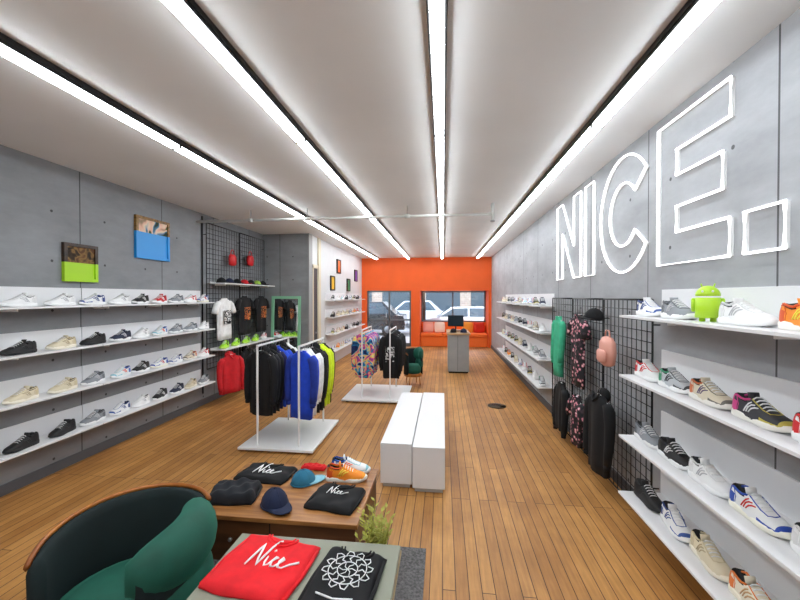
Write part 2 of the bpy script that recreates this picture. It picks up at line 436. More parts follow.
for r, z in zip(rows, LZ):
    for i, k in enumerate(r):
        shoe(k, -3.90+random.uniform(-.01, .01), ys[i]+random.uniform(-.01, .01), z, -pi/2+random.uniform(.0, .2), 1.0)
RZ = (1.70, 1.23, .75, .30)
for z in RZ: shelf(XR, .33, -1, .9, 3.12, z, .2)
rr = [
 [('whiteblue', 2.95), ('grey', 2.62), ('white', 2.07), ('orange', 1.72)],
 [('whitered', 2.95), ('greygreen', 2.63), ('multi', 2.31), ('pinkblack', 1.97), ('whitered', 1.64)],
 [('grey', 2.95), ('blackw', 2.63), ('white', 2.31), ('bwr', 1.98), ('white', 1.64)],
 [('black', 2.95), ('whiteblue', 2.63), ('cream', 2.31), ('creamorange', 1.98)]]
for row, z in zip(rr, RZ):
    for k, y in row: shoe(k, 1.535, y, z, -pi/2-random.uniform(-.05, .16), 1.06)
def rear(xw, side, y0, y1, zs, step, xc):
    ks = [k for k in SH.keys() if k not in ('green',)]
    for z in zs:
        shelf(xw, .26, side, y0, y1, z)
        y = y0+.2
        while y < y1-.15:
            shoe(random.choice(ks), xc, y, z, -pi/2+side*random.uniform(0, .2)); y += step
rear(XR, -1, 5.95, 10.4, (1.70, 1.28, .86, .43), .42, XR-.14)
rear(XN, 1, 9.2, 12.9, (1.75, 1.31, .87, .43), .46, XN+.14)

LIME = mat('lime_plastic', '#b4de2a', .35)
b = MB()
b.cyl((0, 0, .02), .062, .105, LIME, 24); b.sphere((0, 0, .132), (.062, .062, .055), LIME, 24, 6, 0, pi/2)
for s_ in (-1, 1):
    b.sphere((s_*.070, 0, .112), .011, LIME, 10, 6); b.cyl((s_*.070, 0, .060), .011, .052, LIME, 12); b.sphere((s_*.070, 0, .06), .011, LIME, 10, 6)
    b.cyl((s_*.026, 0, 0), .016, .02, LIME, 12)
    b.tube([(s_*.025, 0, .175), (s_*.034, 0, .197)], .004, LIME)
    b.sphere((s_*.024, -.052, .157), .006, WHITE, 8, 5)
b.build('toy_robot_figurine', (1.53, 2.345, 1.702), (0, 0, -.6), scale=(.95, .95, 1.12))

# ------------------------------------------------------------------ neon sign
b = MB()
ZB, ZT = 2.09, 3.15
def sign_path(pts):
    P = [(1.694, y, z) for y, z in pts]
    b.tube(P, .0108, NEON, 6, loop=True)
    n = len(P)
    vs = [(1.695, y, z) for y, z in pts]+[(XR-.001, y, z) for y, z in pts]
    b.add(vs, [(i, (i+1) % n, (i+1) % n+n, i+n) for i in range(n)], WMETAL)
h = ZT-ZB
a, c, s_ = 5.77, 4.82, .25
sign_path([(a, ZB), (a, ZT), (a-s_, ZT), (c+s_, ZB+.42), (c+s_, ZT), (c, ZT), (c, ZB), (c+s_, ZB), (a-s_, ZT-.42), (a-s_, ZB)])
sign_path([(4.68, ZB), (4.68, ZT), (4.42, ZT), (4.42, ZB)])
cy, cz = 3.74, (ZB+ZT)/2; pts = []
ry, rz = .50, h/2+.015; t = .25
for i in range(29):
    an = math.radians(36)+math.radians(288)*i/28
    pts.append((cy-ry*math.cos(an), cz+rz*math.sin(an)))
for i in range(29):
    an = math.radians(324)-math.radians(288)*i/28
    pts.append((cy-(ry-t+.02)*math.cos(an), cz+(rz-t)*math.sin(an)))
sign_path(pts)
a, c = 3.16, 2.42; st = .23; arm = .23
mid = (ZB+ZT)/2
sign_path([(a, ZB), (a, ZT), (c, ZT), (c, ZT-arm), (a-st, ZT-arm), (a-st, mid+arm/2), (c+.06, mid+arm/2), (c+.06, mid-arm/2), (a-st, mid-arm/2), (a-st, ZB+arm), (c, ZB+arm), (c, ZB)])
sign_path([(2.31, ZB), (2.31, ZB+.235), (2.06, ZB+.235), (2.06, ZB)])
b.build('neon_letter_sign')

def gridwall(x, y0, y1, z0, z1, side, sp=.085, name='gridwall_panel'):
    b = MB()
    n = max(1, round((y1-y0)/sp)); k = max(1, round((z1-z0)/sp))
    for i in range(n+1):
        y = y0+(y1-y0)*i/n; r = .009 if i in (0, n) else .0038
        b.tube([(x, y, z0), (x, y, z1)], r, BLACKM, 4)
    for i in range(k+1):
        z = z0+(z1-z0)*i/k; r = .009 if i in (0, k) else .0038
        b.tube([(x, y0, z), (x, y1, z)], r, BLACKM, 4)
    for y in (y0, y1):
        for z in (z0+.3, z1-.2): b.tube([(x, y, z), (x-side*.055, y, z)], .006, BLACKM, 5)
    return b.build(name)
gridwall(1.66, 3.16, 4.06, .01, 1.82, -1)
gridwall(1.66, 4.08, 4.98, .01, 1.82, -1)
gridwall(1.66, 5.0, 5.86, .01, 1.82, -1)
gridwall(XL+.06, 5.88, 6.9, .6, 3.1, 1)
gridwall(XL+.06, 6.93, 7.92, .6, 3.1, 1)

# ------------------------------------------------------------------ garments
def fab(h, n=None): return mat('fabric_'+h.strip('#'), h, .9, noise=.12, nscale=14)
def garment(body, sleeve=None, length=.68, w=.21, sleeves='long', name='hanging_hoodie', loc=(0, 0, 0), rz=0, hood=False, front=None, hook=True, gh=.06, puff=.75, panel=None):
    sleeve = sleeve or body; b = MB(); n = 28; ph0 = random.uniform(0, 6)
    def ring(z, rx, ry, k):
        out = []; amp = .30*min(1, k/6)
        for i in range(n):
            a = 2*pi*i/n; cx, sx = math.cos(a), math.sin(a)
            out.append((rx*math.copysign(abs(cx)**.8, cx)+.006*math.sin(k+ph0), ry*(sx)*(1+amp*math.sin(5*a+ph0+.25*k)), z+(.006*math.sin(3*a+ph0) if k >= 9 else 0)))
        return out
    q = puff
    prof = [(.0, .062, .035), (-.012, .085, .038), (-.03, w*.66, .042*q), (-.055, w*.90, .05*q), (-.10, w*.97, .056*q), (-.2, w*.92, .062*q), (-.32, w*.90, .064*q), (-length*.68, w*.92, .064*q), (-length*.85, w*.95, .062*q), (-length, w*.93, .058*q)]
    rings = [ring(z, rx, ry, k) for k, (z, rx, ry) in enumerate(prof)]
    if panel:
        b.loft(rings[:6], body, caps=False); b.loft(rings[5:8], panel, caps=False); b.loft(rings[7:], body, caps=False)
        b.add(rings[0], [tuple(range(n))], body); b.add(rings[-1], [tuple(range(n))], body)
    else: b.loft(rings, body)
    if front:
        y = -.066*q-.016
        b.box(-w*.5, w*.5, y, y+.004, -length*.62, -length*.28, front)
    L = {'long': 1, 'short': .36, None: 0}[sleeves]
    if L:
        for s_ in (-1, 1):
            if L == 1:
                P = [(s_*w*.76, 0, -.065), (s_*w*.98, 0, -.12), (s_*w*1.10, -.004, -.24), (s_*w*1.13, -.012, -.38), (s_*w*1.10, -.02, -.50), (s_*w*1.05, -.024, -.60)]
                R = [.042, .052, .047, .043, .040, .036]
            else:
                P = [(s_*w*.76, 0, -.065), (s_*w*1.0, 0, -.11), (s_*w*1.18, 0, -.18), (s_*w*1.28, 0, -.25)]; R = [.042, .052, .054, .056]
            b.tube(P, R, sleeve, 10)
            if L == 1: b.tube([P[-1], (P[-1][0], P[-1][1]-.003, P[-1][2]-.05)], [.030, .029], sleeve, 10)
    if hood:
        b.sphere((0, .045, -.005), (.09, .05, .07), body, 12, 8)
        b.tube([(-.06, -.03, .02), (-.03, -.055, -.03), (0, -.06, -.06), (.03, -.055, -.03), (.06, -.03, .02)], .012, body, 6)
    else:
        b.tube([(.060*math.cos(2*pi*i/14), .036*math.sin(2*pi*i/14), .004) for i in range(14)], .008, body, 6, loop=True)
    if hook:
        b.tube([(-w*.8, 0, -.05), (0, 0, .01), (w*.8, 0, -.05)], .006, WMETAL, 5)
        b.tube([(0, 0, .0), (0, 0, gh-.02), (.012, 0, gh), (.0, 0, gh+.012), (-.012, 0, gh)], .003, STEEL, 5)
    return b.build(name, loc, (0, 0, rz))

def rack(y0, y1, xs, zr, base, name='garment_rack'):
    b = MB(); r = .014
    b.box(base[0], base[1], base[2], base[3], .03, .055, WMETAL)
    for cx in (base[0]+.08, base[1]-.08):
        for cy in (base[2]+.08, base[3]-.08): b.cyl((cx, cy, .0), .025, .03, BLACKM, 12)
    for X in xs:
        b.tube([(X, y0, .05), (X, y0, zr)], r, WMETAL, 4, smooth=False, phase=pi/4)
        b.tube([(X, y1, .05), (X, y1, zr)], r, WMETAL, 4, smooth=False, phase=pi/4)
        b.tube([(X, y0-.01, zr), (X, y1+.01, zr)], r, WMETAL, 4, smooth=False, phase=pi/4)
    return b.build(name)
K = '#111114'
rack(4.22, 5.12, (-2.22, -1.70), 1.25, (-2.42, -1.5, 4.12, 5.22))
gL = [(K, K), ('#15161c', '#15161c'), (K, K), ('#18184a', '#18184a'), ('#1d47c4', '#1d47c4'), (K, '#1d47c4'), (K, K), ('#ececec', '#ececec')]
for i, (bc, sc) in enumerate(gL):
    garment(fab(bc), fab(sc), .78, .185, loc=(-2.22, 4.32+i*.1, 1.175), rz=-.35+random.uniform(-.1, .1), hood=i in (0, 2, 5))
gR = [('#1d46c8', '#1a3390'), ('#ececec', '#1d46c8'), ('#ececec', '#ececec'), (K, '#ececec'), (K, K), (K, K), ('#d8ee28', '#d8ee28'), ('#d8ee28', '#d8ee28'), (K, K)]
for i, (bc, sc) in enumerate(gR):
    garment(fab(bc), fab(sc), .80, .17, loc=(-1.70, 4.30+i*.095, 1.175), rz=-.35+random.uniform(-.1, .1), hood=i in (4,), panel=fab('#d8ee28') if i == 4 else None)
rack(6.4, 7.25, (-1.42, -.92), 1.25, (-1.75, -.62, 6.25, 7.4))
TD = multi_mat('tie_dye_fabric', ['#12245a', '#2a9ad8', '#f4e05a', '#e8589a', '#1f3a9c', '#3ec0d0'], 7, const=False)
TD2 = multi_mat('tie_dye_fabric_warm', ['#f2d048', '#3ab0e0', '#ef6a8a', '#2a3a90', '#f0e8d0'], 8, const=False)
GR = multi_mat('graphic_print_fabric', ['#101014', '#101014', '#e8e8e8', '#101014', '#b8b8b8'], 16)
for i in range(7):
    m = TD if i % 2 == 0 else TD2
    garment(m, m, .78, .17, loc=(-1.42, 6.5+i*.11, 1.175), rz=-.25+random.uniform(-.15, .15), name='hanging_tie_dye_shirt')
    garment(fab(K), fab(K), .78, .16, loc=(-.92, 6.5+i*.11, 1.175), rz=-.25+random.uniform(-.15, .15), front=GR if i == 0 else None)

FLOR = multi_mat('floral_fabric', ['#f0e4e0', '#d88a98', '#3a2a34', '#141418', '#141418'], 22, kind='vor', const=True)
garment(fab('#3fae86'), None, .80, .15, name='hanging_green_dress', loc=(1.58, 5.30, 1.56), rz=-pi/2, puff=.7)
garment(FLOR, None, .82, .19, 'short', name='hanging_floral_shirt', loc=(1.58, 4.55, 1.62), rz=-pi/2, puff=.7)
garment(fab(K), None, .60, .16, name='hanging_black_jacket', loc=(1.53, 5.0, .72), rz=-pi/2, puff=.8)
garment(FLOR, None, .54, .16, 'short', name='hanging_floral_shirt', loc=(1.52, 4.42, .70), rz=-pi/2, puff=.7)
garment(fab(K), None, .74, .18, name='hanging_black_jacket', loc=(1.50, 3.76, .90), rz=-pi/2+.1, puff=.85, hood=True)
garment(fab('#ececec'), None, .72, .22, 'short', name='hanging_white_tshirt', loc=(-3.88, 6.2, 1.80), rz=pi/2, front=GR)
OR = multi_mat('orange_graphic_fabric', ['#101014', '#101014', '#d8702a', '#101014', '#e8c060'], 14)
garment(fab(K), None, .74, .22, 'short', name='hanging_black_tshirt', loc=(-3.88, 6.88, 1.84), rz=pi/2, front=OR)
garment(fab(K), None, .74, .22, 'short', name='hanging_black_tshirt', loc=(-3.88, 7.55, 1.84), rz=pi/2, front=OR)
garment(fab('#c81c26'), None, .66, .2, name='hanging_red_hoodie', loc=(-3.70, 6.1, .82), rz=pi/2-.4, hood=True, puff=1)
garment(fab(K), None, .66, .2, name='hanging_black_hoodie', loc=(-3.82, 6.85, .82), rz=pi/2, hood=True, puff=.9)
def cap_mesh(name, c, c2=None):
    A = fab(c); B2 = fab(c2 or c); b = MB()
    b.sphere((0, 0, 0), (.092, .078, .098), A, 18, 7, 0, pi/2)
    b.tube([(.092*math.cos(2*pi*i/18), .078*math.sin(2*pi*i/18), .004) for i in range(18)], .005, A, 5, loop=True)
    b.sphere((0, 0, .098), .007, A, 8, 5)
    for j in range(6):
        aa = pi*j/3; b.tube([(.0925*math.cos(aa)*math.cos(p), .0785*math.sin(aa)*math.cos(p), .0985*math.sin(p)) for p in (.05, .5, .9, 1.2, 1.5)], .0018, A, 4)
    top = []; bot = []; m_ = 11
    for i in range(m_):
        t = -1+2*i/(m_-1); a = t*1.15
        xi, yi = .088*math.cos(a), .076*math.sin(a)
        ext = .078*(1-abs(t)**2.6)
        for q in (0, .5, 1):
            y = yi; x = xi+ext*q; z = .012-(y*y)*2.2*q
            top.append((x, y, z+.004)); bot.append((x, y, z))
    fs = [(i*3+j, i*3+j+1, (i+1)*3+j+1, (i+1)*3+j) for i in range(m_-1) for j in range(2)]
    b.add(top, fs, B2, True); b.add(bot, fs, B2, True)
    b.tube([tuple(top[i*3+2]) for i in range(m_)], .0035, B2, 5)
    return b.mesh(name)
CAPS = {c: cap_mesh('cap_'+c.strip('#'), c, d) for c, d in ((K, K), ('#c01c24', '#c01c24'), ('#1c2440', '#1c2440'), ('#9cc04a', K), ('#2a6f8c', '#8cc0d0'), ('#d8a898', '#d8a898'))}
shelf(XL+.07, .28, 1, 5.95, 7.85, 2.08, .02, name='cap_shelf')
for i, c in enumerate([K, '#1c2440', K, '#c01c24', K, '#9cc04a', K]):
    place(CAPS[c], 'baseball_cap', (-3.87, 6.1+i*.25, 2.085), (0, 0, random.uniform(-.3, .1)), scale=.95)
for y, z in ((6.55, 2.55), (7.2, 2.6)):
    b = MB(); RD = mat('red_nylon', '#c8141c', .5)
    b.loft([[(r_*.5*math.cos(2*pi*i/12), r_*math.sin(2*pi*i/12), zz) for i in range(12)] for r_, zz in ((.05, -.13), (.1, -.11), (.11, -.02), (.1, .05), (.06, .08))], RD)
    b.tube([(0, -.07, .06), (0, -.04, .15), (0, 0, .17), (0, .04, .15), (0, .07, .06)], .008, RD)
    b.build('red_shoulder_bag', (-3.93, y, z))
shelf(XL+.07, .28, 1, 5.95, 7.85, .93, .02, name='shoe_shelf')
for i in range(5): shoe('green' if i < 4 else 'whitered', -3.85, 6.15+i*.36, .93, -pi/2+.2)
place(CAPS[K], 'baseball_cap', (1.53, 3.98, 1.62), (-.2, 0, pi+.3), scale=1.1)
b = MB(); PK = mat('pink_nylon', '#dfa090', .5)
b.loft([[(r_*.45*math.cos(2*pi*i/14), r_*math.sin(2*pi*i/14), zz) for i in range(14)] for r_, zz in ((.06, -.12), (.1, -.1), (.12, 0), (.11, .08), (.07, .12), (.03, .13))], PK)
b.loft([[(-.05+r_*.3*math.cos(2*pi*i/12), r_*math.sin(2*pi*i/12), zz) for i in range(12)] for r_, zz in ((.05, -.09), (.08, -.07), (.08, .0), (.05, .02))], PK)
b.tube([(0, -.05, .11), (0, -.03, .18), (0, .03, .18), (0, .05, .11)], .007, PK)
b.tube([(.05, .0, .17), (0, 0, .18), (-.01, 0, .18)], .004, BLACKM)
b.build('mini_backpack', (1.53, 3.66, 1.33), scale=1.1)

# ------------------------------------------------------------------ mirror
b = MB(); MINT = mat('mint_frame', '#8cc8a4', .5); MIR = mat('mirror_glass', '#dfe4e4', .03, 1.0)
x0, x1, z0, z1 = -.34, .34, 0, 1.75
b.box(x0, x0+.06, -.03, 0, z0, z1, MINT); b.box(x1-.06, x1, -.03, 0, z0, z1, MINT)
b.box(x0+.06, x1-.06, -.03, 0, z0, z0+.06, MINT); b.box(x0+.06, x1-.06, -.03, 0, z1-.06, z1, MINT)
b.box(x0+.06, x1-.06, -.015, -.005, z0+.06, z1-.06, MIR)
b.build('standing_mirror', (-3.50, YN-.10, .1), (-.05, 0, 0))
bx('mirror_plinth', -3.86, -3.12, YN-.2, YN-.005, 0, .09, WHITE)

# ------------------------------------------------------------------ artworks
def framed(name, y0, y1, z0, z1, split, fm, pic, dip, xw=XL):
    b = MB(); t = .035; d = .04
    fr = [(y0, y0+t, z0, z1), (y1-t, y1, z0, z1), (y0+t, y1-t, z0, z0+t), (y0+t, y1-t, z1-t, z1)]
    for a, c, e, f in fr:
        if e < split: b.box(xw+.002, xw+d, a, c, e, min(f, split), dip)
        if f > split: b.box(xw+.002, xw+d, a, c, max(e, split), f, fm)
    b.box(xw+.002, xw+d*.6, y0+t, y1-t, z0+t, split, dip)
    b.box(xw+.002, xw+d*.6, y0+t, y1-t, split, z1-t, pic)
    return b.build(name)
P1 = multi_mat('painting_dark_landscape', ['#1c1610', '#3c2c1c', '#8a6a3c', '#5a3a24'], 9, const=False)
P2 = multi_mat('painting_sky_landscape', ['#3a5a34', '#e8b8a0', '#f0d8c0', '#5a8cb0', '#2a3a2c'], 5, const=False)
framed('framed_landscape_painting', 3.52, 3.91, 2.01, 2.43, 2.22, wood_mat('walnut_frame', '#1c120a', '#4a2f1a'), P1, mat('lime_dip', '#a8d820', .4))
framed('framed_landscape_painting', 4.46, 5.06, 2.36, 2.93, 2.72, wood_mat('gilt_frame', '#5a3a18', '#a8803c'), P2, mat('blue_dip', '#1a92e0', .4))
for y, z, c in ((9.6, 2.2, '#e6b830'), (10.2, 2.7, '#ef6a1c'), (12.3, 2.55, '#7a3aa8'), (11.3, 2.2, '#2a8a5a')):
    framed('framed_colour_print', y, y+.36, z-.2, z+.2, z-.19, mat('print_frame', '#1c1c1c', .5), mat('print_'+c.strip('#'), c, .5), mat('print_frame', '#1c1c1c', .5), XN)

# ------------------------------------------------------------------ display benches
for x0, x1, ya, yb in ((-.60, -.295, 3.52, 5.42), (-.285, .02, 3.46, 5.45)):
    b = MB()
    b.box(x0, x1, ya, yb, .04, .43, WHITE)
    b.box(x0+.02, x1-.02, ya+.02, yb-.02, 0, .04, mat('toe_kick', '#b8b8b8', .6))
    b.build('display_bench', bevel=.004)

CW = wood_mat('counter_wood', '#a8825a', '#c8a880'); CG = mat('counter_grey', '#9a9c9c', .6, noise=.05, nscale=5)
b = MB()
b.box(.12, .62, 8.95, 10.0, .04, .92, CG); b.box(.14, .60, 8.97, 9.98, 0, .04, BLACKM)
b.box(.09, .65, 8.92, 10.03, .92, .96, CW); b.box(.35, .356, 8.945, 8.951, .06, .9, BLACKM)
b.build('checkout_counter', bevel=.003)
b = MB()
b.box(-.12, .12, -.08, .08, 0, .015, BLACKM); b.box(-.015, .015, .0, .03, .015, .15, BLACKM); b.box(-.2, .2, -.01, .02, .12, .4, BLACKM)
b.box(-.185, .185, -.012, -.009, .14, .385, mat('screen_dark', '#23303a', .15))
b.build('register_monitor', (.32, 9.5, .962), (0, 0, -.2), bevel=.004)
for i, c in enumerate((K, '#1c2440')): place(CAPS[c], 'baseball_cap', (.25+.25*i, 9.14, .965), (0, 0, -1.6+i*.4))
b = MB(); b.cyl((0, 0, .0005), .15, .008, mat('floor_plate', '#3a2a1c', .4, .6), 28); b.cyl((0, 0, .0085), .11, .004, mat('floor_plate2', '#5a4a3a', .35, .7), 28)
for i in range(5): b.box(-.07+i*.03, -.06+i*.03, -.08, .08, .0125, .0145, BLACKM)
b.build('floor_access_plate', (.9, 6.35, 0))

# ------------------------------------------------------------------ tub chair
VEL = mat('green_velvet', '#0c5040', .75, sheen=.4, noise=.3, nscale=5)
VELD = mat('dark_green_velvet', '#06191a', .85, sheen=.1, noise=.2, nscale=6)
CHW = wood_mat('chair_wood', '#8a4a1c', '#c07830', (3, 3, 3), .35)
def tub_chair(loc, rz=0, sc=1.0, name='tub_armchair'):
    b = MB()
    A0, A1 = math.radians(-40), math.radians(220); n = 36
    def top(a):
        d = abs(a-pi/2)/(A1-pi/2); return .77-.09*d**3
    shell = []; rim = []
    for i in range(n+1):
        a = A0+(A1-A0)*i/n; c, s_ = math.cos(a), math.sin(a); t = top(a)
        def P(r, z): return (r*c, r*s_, z)
        shell.append([P(.33, .24), P(.325, .45), P(.33, t-.05), P(.345, t-.01), P(.365, t), P(.385, t-.012), P(.392, t-.04), P(.385, .24)])
        rim.append([P(.376, t-.002), P(.376, t+.010), P(.386, t+.016), P(.398, t+.010), P(.401, t-.006), P(.392, t-.02)])
    b.loft(shell, VELD)
    i0 = int(n*.36); b.loft(rim[i0:], CHW)
    b.cyl((0, 0, .20), .37, .06, CHW, 36)
    rs = [[(r*math.cos(2*pi*i/28), -.02+r*math.sin(2*pi*i/28), z) for i in range(28)] for r, z in ((.26, .26), (.315, .29), (.325, .35), (.31, .42), (.24, .45), (.1, .46))]
    b.loft(rs, VEL)
    def arm(a0, a1, rad, zc, r0):
        pth = []; R = []
        for i in range(21):
            u = i/20; a = math.radians(a0+(a1-a0)*u)
            pth.append((r0*math.cos(a), r0*math.sin(a), zc)); R.append(rad*max(.12, (math.sin(pi*min(max(u, .02), .98)))**.3))
        rings = []
        for (x, y, z), r_ in zip(pth, R):
            aa = math.atan2(y, x)
            rings.append([((math.hypot(x, y)+r_*math.cos(q))*math.cos(aa), (math.hypot(x, y)+r_*math.cos(q))*math.sin(aa), z+1.35*r_*math.sin(q)) for q in [2*pi*j/16 for j in range(16)]])
        b.loft(rings, VEL)
    arm(-46, 68, .112, .665, .32); arm(-46, 52, .10, .46, .32)
    for a in (45, 135, 225, 315):
        a = math.radians(a); b.tube([(.26*math.cos(a), .26*math.sin(a), .24), (.32*math.cos(a), .32*math.sin(a), .005)], [.024, .014], CHW, 10)
    return b.build(name, loc, (0, 0, rz), scale=sc)
RUGZ = .0125
tub_chair((-1.52, 1.62, RUGZ), -.05, (.92, .92, .96))
tub_chair((-.62, 7.72, 0), .4, (.52, .52, .95))

# ------------------------------------------------------------------ tables
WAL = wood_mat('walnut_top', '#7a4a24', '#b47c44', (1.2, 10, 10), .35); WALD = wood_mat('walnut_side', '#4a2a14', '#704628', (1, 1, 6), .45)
b = MB()
b.box(-1.57, -.50, 2.12, 2.84, .46, .488, WAL)
b.box(-1.555, -.515, 2.135, 2.825, .20, .46, WALD)
for x in (-1.53, -.58):
    for y in (2.16, 2.76): b.box(x, x+.05, y, y+.05, 0, .20, WALD)
b.box(-1.05, -1.044, 2.130, 2.137, .21, .45, BLACKM); b.sphere((-1.3, 2.125, .34), .014, STEEL, 8, 6); b.sphere((-.8, 2.125, .34), .014, STEEL, 8, 6)
b.build('wooden_coffee_table', (0, 0, RUGZ), bevel=.004)
TG = mat('table_grey_green', '#868878', .45, noise=.05, nscale=4); TE = wood_mat('table_edge', '#8c7a58', '#b09a74')
b = MB()
b.box(-1.05, -.21, .95, 1.83, .563, .588, TG); b.box(-1.055, -.205, .945, 1.835, .545, .563, TE)
b.box(-1.0, -.26, 1.0, 1.78, .49, .545, TE)
for x in (-1.0, -.31):
    for y in (1.0, 1.73): b.box(x, x+.05, y, y+.05, 0, .49, TE)
b.build('display_table', (0, 0, RUGZ), bevel=.003)
RUG = mat('grey_shag_rug', '#6e6c6c', 1, noise=.5, nscale=60, bump=1)
b = MB(); b.box(-1.98, -.12, .6, 2.68, .0005, .012, RUG); b.build('area_rug')

def folded(name, m, w, d, loc, rz, h=.03, collar=True, seed=1, word=None, emblem=False):
    rnd = random.Random(seed); b = MB(); n = 25
    ph = [rnd.uniform(0, 6) for _ in range(4)]
    def P(i, j, top):
        u = -1+2*i/(n-1); v = -1+2*j/(n-1)
        e = (1-abs(u)**8)*(1-abs(v)**8)
        wob = .010*math.sin(3*v+ph[0])+.006*math.sin(7*u+ph[1])
        x = u*w/2*(1+.03*math.sin(4*v+ph[2]))+wob*.5; y = v*d/2*(1+.03*math.sin(5*u+ph[3]))
        z = (h*(.25+.75*max(e, 0)**.35)+(.003*math.sin(9*u+4*v+ph[0])+.003*math.sin(6*v-5*u+ph[1]))*(1 if h < .06 else 2.5)) if top else .0008
        return (x, y, z)
    T = [P(i, j, True) for i in range(n) for j in range(n)]; B_ = [P(i, j, False) for i in range(n) for j in range(n)]
    fs = [(i*n+j, i*n+j+1, (i+1)*n+j+1, (i+1)*n+j) for i in range(n-1) for j in range(n-1)]
    N2 = n*n; edge = [i*n for i in range(n)]+[(n-1)*n+j for j in range(1, n)]+[i*n+n-1 for i in range(n-2, -1, -1)]+[j for j in range(n-2, 0, -1)]
    k = len(edge)
    b.add(T+B_, fs+[tuple(q+N2 for q in f)[::-1] for f in fs]+[(edge[i], edge[(i+1) % k], edge[(i+1) % k]+N2, edge[i]+N2) for i in range(k)], m, True)
    if collar:
        b.tube([(.08*math.cos(a), d/2-.015-.06*math.sin(a), h+.002) for a in [pi*i/12 for i in range(13)]], .006, m, 6)
        b.tube([(.065*math.cos(a), d/2-.012-.045*math.sin(a), h+.004) for a in [pi*i/12 for i in range(13)]], .004, m, 6)
    for s_ in (-1, 1):
        b.tube([(s_*w*.49, -d*.45, .010), (s_*w*.51, 0, .012), (s_*w*.48, d*.42, .010)], .009, m, 6)
    if word: script_word(b, word[0], word[1], h+.006, word[2], INK, word[3], .08)
    if emblem:
        z = h+.006; cy_ = .05
        def C(r_, a): return (r_*math.cos(a), cy_+r_*math.sin(a), z)
        for r_ in (.045, .085): b.tube([C(r_, 2*pi*i/30) for i in range(30)], .0025, INK, 5, loop=True)
        for i in range(12):
            a = 2*pi*i/12; b.tube([C(.05, a), C(.066, a+.2), C(.08, a)], .0025, INK, 5)
        for i in range(12):
            a = 2*pi*i/12; b.tube([C(.09, a), C(.108, a+.1), C(.114, a+.26), C(.092, a+.4)], .0025, INK, 5)
        for i in range(6):
            a = 2*pi*i/6; b.tube([C(.0, a), C(.02, a+.4), C(.038, a)], .002, INK, 5)
        b.tube([(-.08, -.10, z), (0, -.115, z), (.08, -.10, z)], .004, INK, 5)
    return b.build(name, loc, (0, 0, rz))
INK = mat('white_ink', '#f2f2f2', .8)
folded('folded_red_tshirt', fab('#e01a24'), .40, .36, (-.815, 1.60, .602), -.15, .035, seed=3, word=(.04, .03, .15, .0045))
folded('folded_black_tshirt', fab(K), .28, .40, (-.425, 1.54, .602), -.12, .032, seed=5, emblem=True)
folded('folded_black_tshirt', fab(K), .38, .24, (-1.32, 2.64, .502), -.12, .04, seed=7, word=(.02, .0, .13, .004))
folded('folded_black_tshirt', fab(K), .32, .29, (-.70, 2.37, .502), -.15, .04, seed=9, word=(0, .03, .09, .003))
folded('folded_red_tshirt', fab('#d01c20'), .18, .07, (-1.0, 2.785, .502), -.02, .03, collar=False, seed=11)
folded('folded_dark_shirt', fab('#1a1c22'), .30, .22, (-1.39, 2.33, .502), .15, .075, collar=False, seed=12)
place(CAPS['#1c2440'], 'baseball_cap', (-1.08, 2.27, .505), (0, 0, -.7), scale=1.05)
place(CAPS['#2a6f8c'], 'baseball_cap', (-1.0, 2.56, .505), (0, 0, .5), scale=.95)
shoe('bluegreen', -.70, 2.755, .501, .12); shoe('orange', -.70, 2.635, .501, .1)

LEAF = mat('leaf_yellow_green', '#a8a848', .6, noise=.25, nscale=30); POT = mat('pot_ceramic', '#d8d2c4', .5)
b = MB()
b.loft([[(r*math.cos(2*pi*i/20), r*math.sin(2*pi*i/20), z) for i in range(20)] for r, z in ((.055, 0.013), (.065, .02), (.085, .36), (.09, .38), (.078, .38), (.075, .34))], POT)
b.cyl((0, 0, .33), .074, .01, mat('soil', '#2a1c12', 1), 16)
rnd = random.Random(4)
for k in range(44):
    a = rnd.uniform(0, 2*pi); lean = rnd.uniform(.01, .12); hgt = rnd.uniform(.22, .38)
    base = Vector((.03*math.cos(a), .03*math.sin(a), .34)); tip = Vector((lean*math.cos(a), lean*math.sin(a), .34+hgt))
    mid_ = (base+tip)/2+Vector((0, 0, .03))
    b.tube([base, mid_, tip], [.0025, .002, .001], LEAF, 4)
    for j in range(10):
        t = .25+.72*j/9; p = base.lerp(tip, t); aa = a+j*2.2
        d = Vector((math.cos(aa), math.sin(aa), .7)).normalized(); side = Vector((-math.sin(aa), math.cos(aa), 0))
        l = .034; w = .009
        b.add([tuple(p), tuple(p+d*l*.5+side*w), tuple(p+d*l), tuple(p+d*l*.5-side*w)], [(0, 1, 2, 3)], LEAF)
b.build('potted_plant', (-.36, 1.97, 0))

# ------------------------------------------------------------------ outside
bx('street_ground', -30, 30, YB+.99, 60, -.25, -.12, mat('asphalt', '#8a8c8e', .9, noise=.1, nscale=2))
bx('sidewalk', -30, 30, YB+1.0, YB+3.5, -.119, -.02, mat('sidewalk_concrete', '#b8b8b4', .9, noise=.06, nscale=2))
BR = bpy.data.materials.new('brick_facade'); BR.use_nodes = True
_b = BR.node_tree.nodes['Principled BSDF']; _k = BR.node_tree.nodes.new('ShaderNodeTexBrick'); _c = BR.node_tree.nodes.new('ShaderNodeTexCoord'); _mp = BR.node_tree.nodes.new('ShaderNodeMapping')
_mp.inputs['Rotation'].default_value = (pi/2, 0, 0); _k.inputs['Scale'].default_value = 1.5
_k.inputs['Color1'].default_value = (*hexc('#b8a494'), 1); _k.inputs['Color2'].default_value = (*hexc('#a08e82'), 1); _k.inputs['Mortar'].default_value = (*hexc('#c0b8b0'), 1)
BR.node_tree.links.new(_c.outputs['Object'], _mp.inputs[0]); BR.node_tree.links.new(_mp.outputs[0], _k.inputs['Vector']); BR.node_tree.links.new(_k.outputs['Color'], _b.inputs['Base Color'])
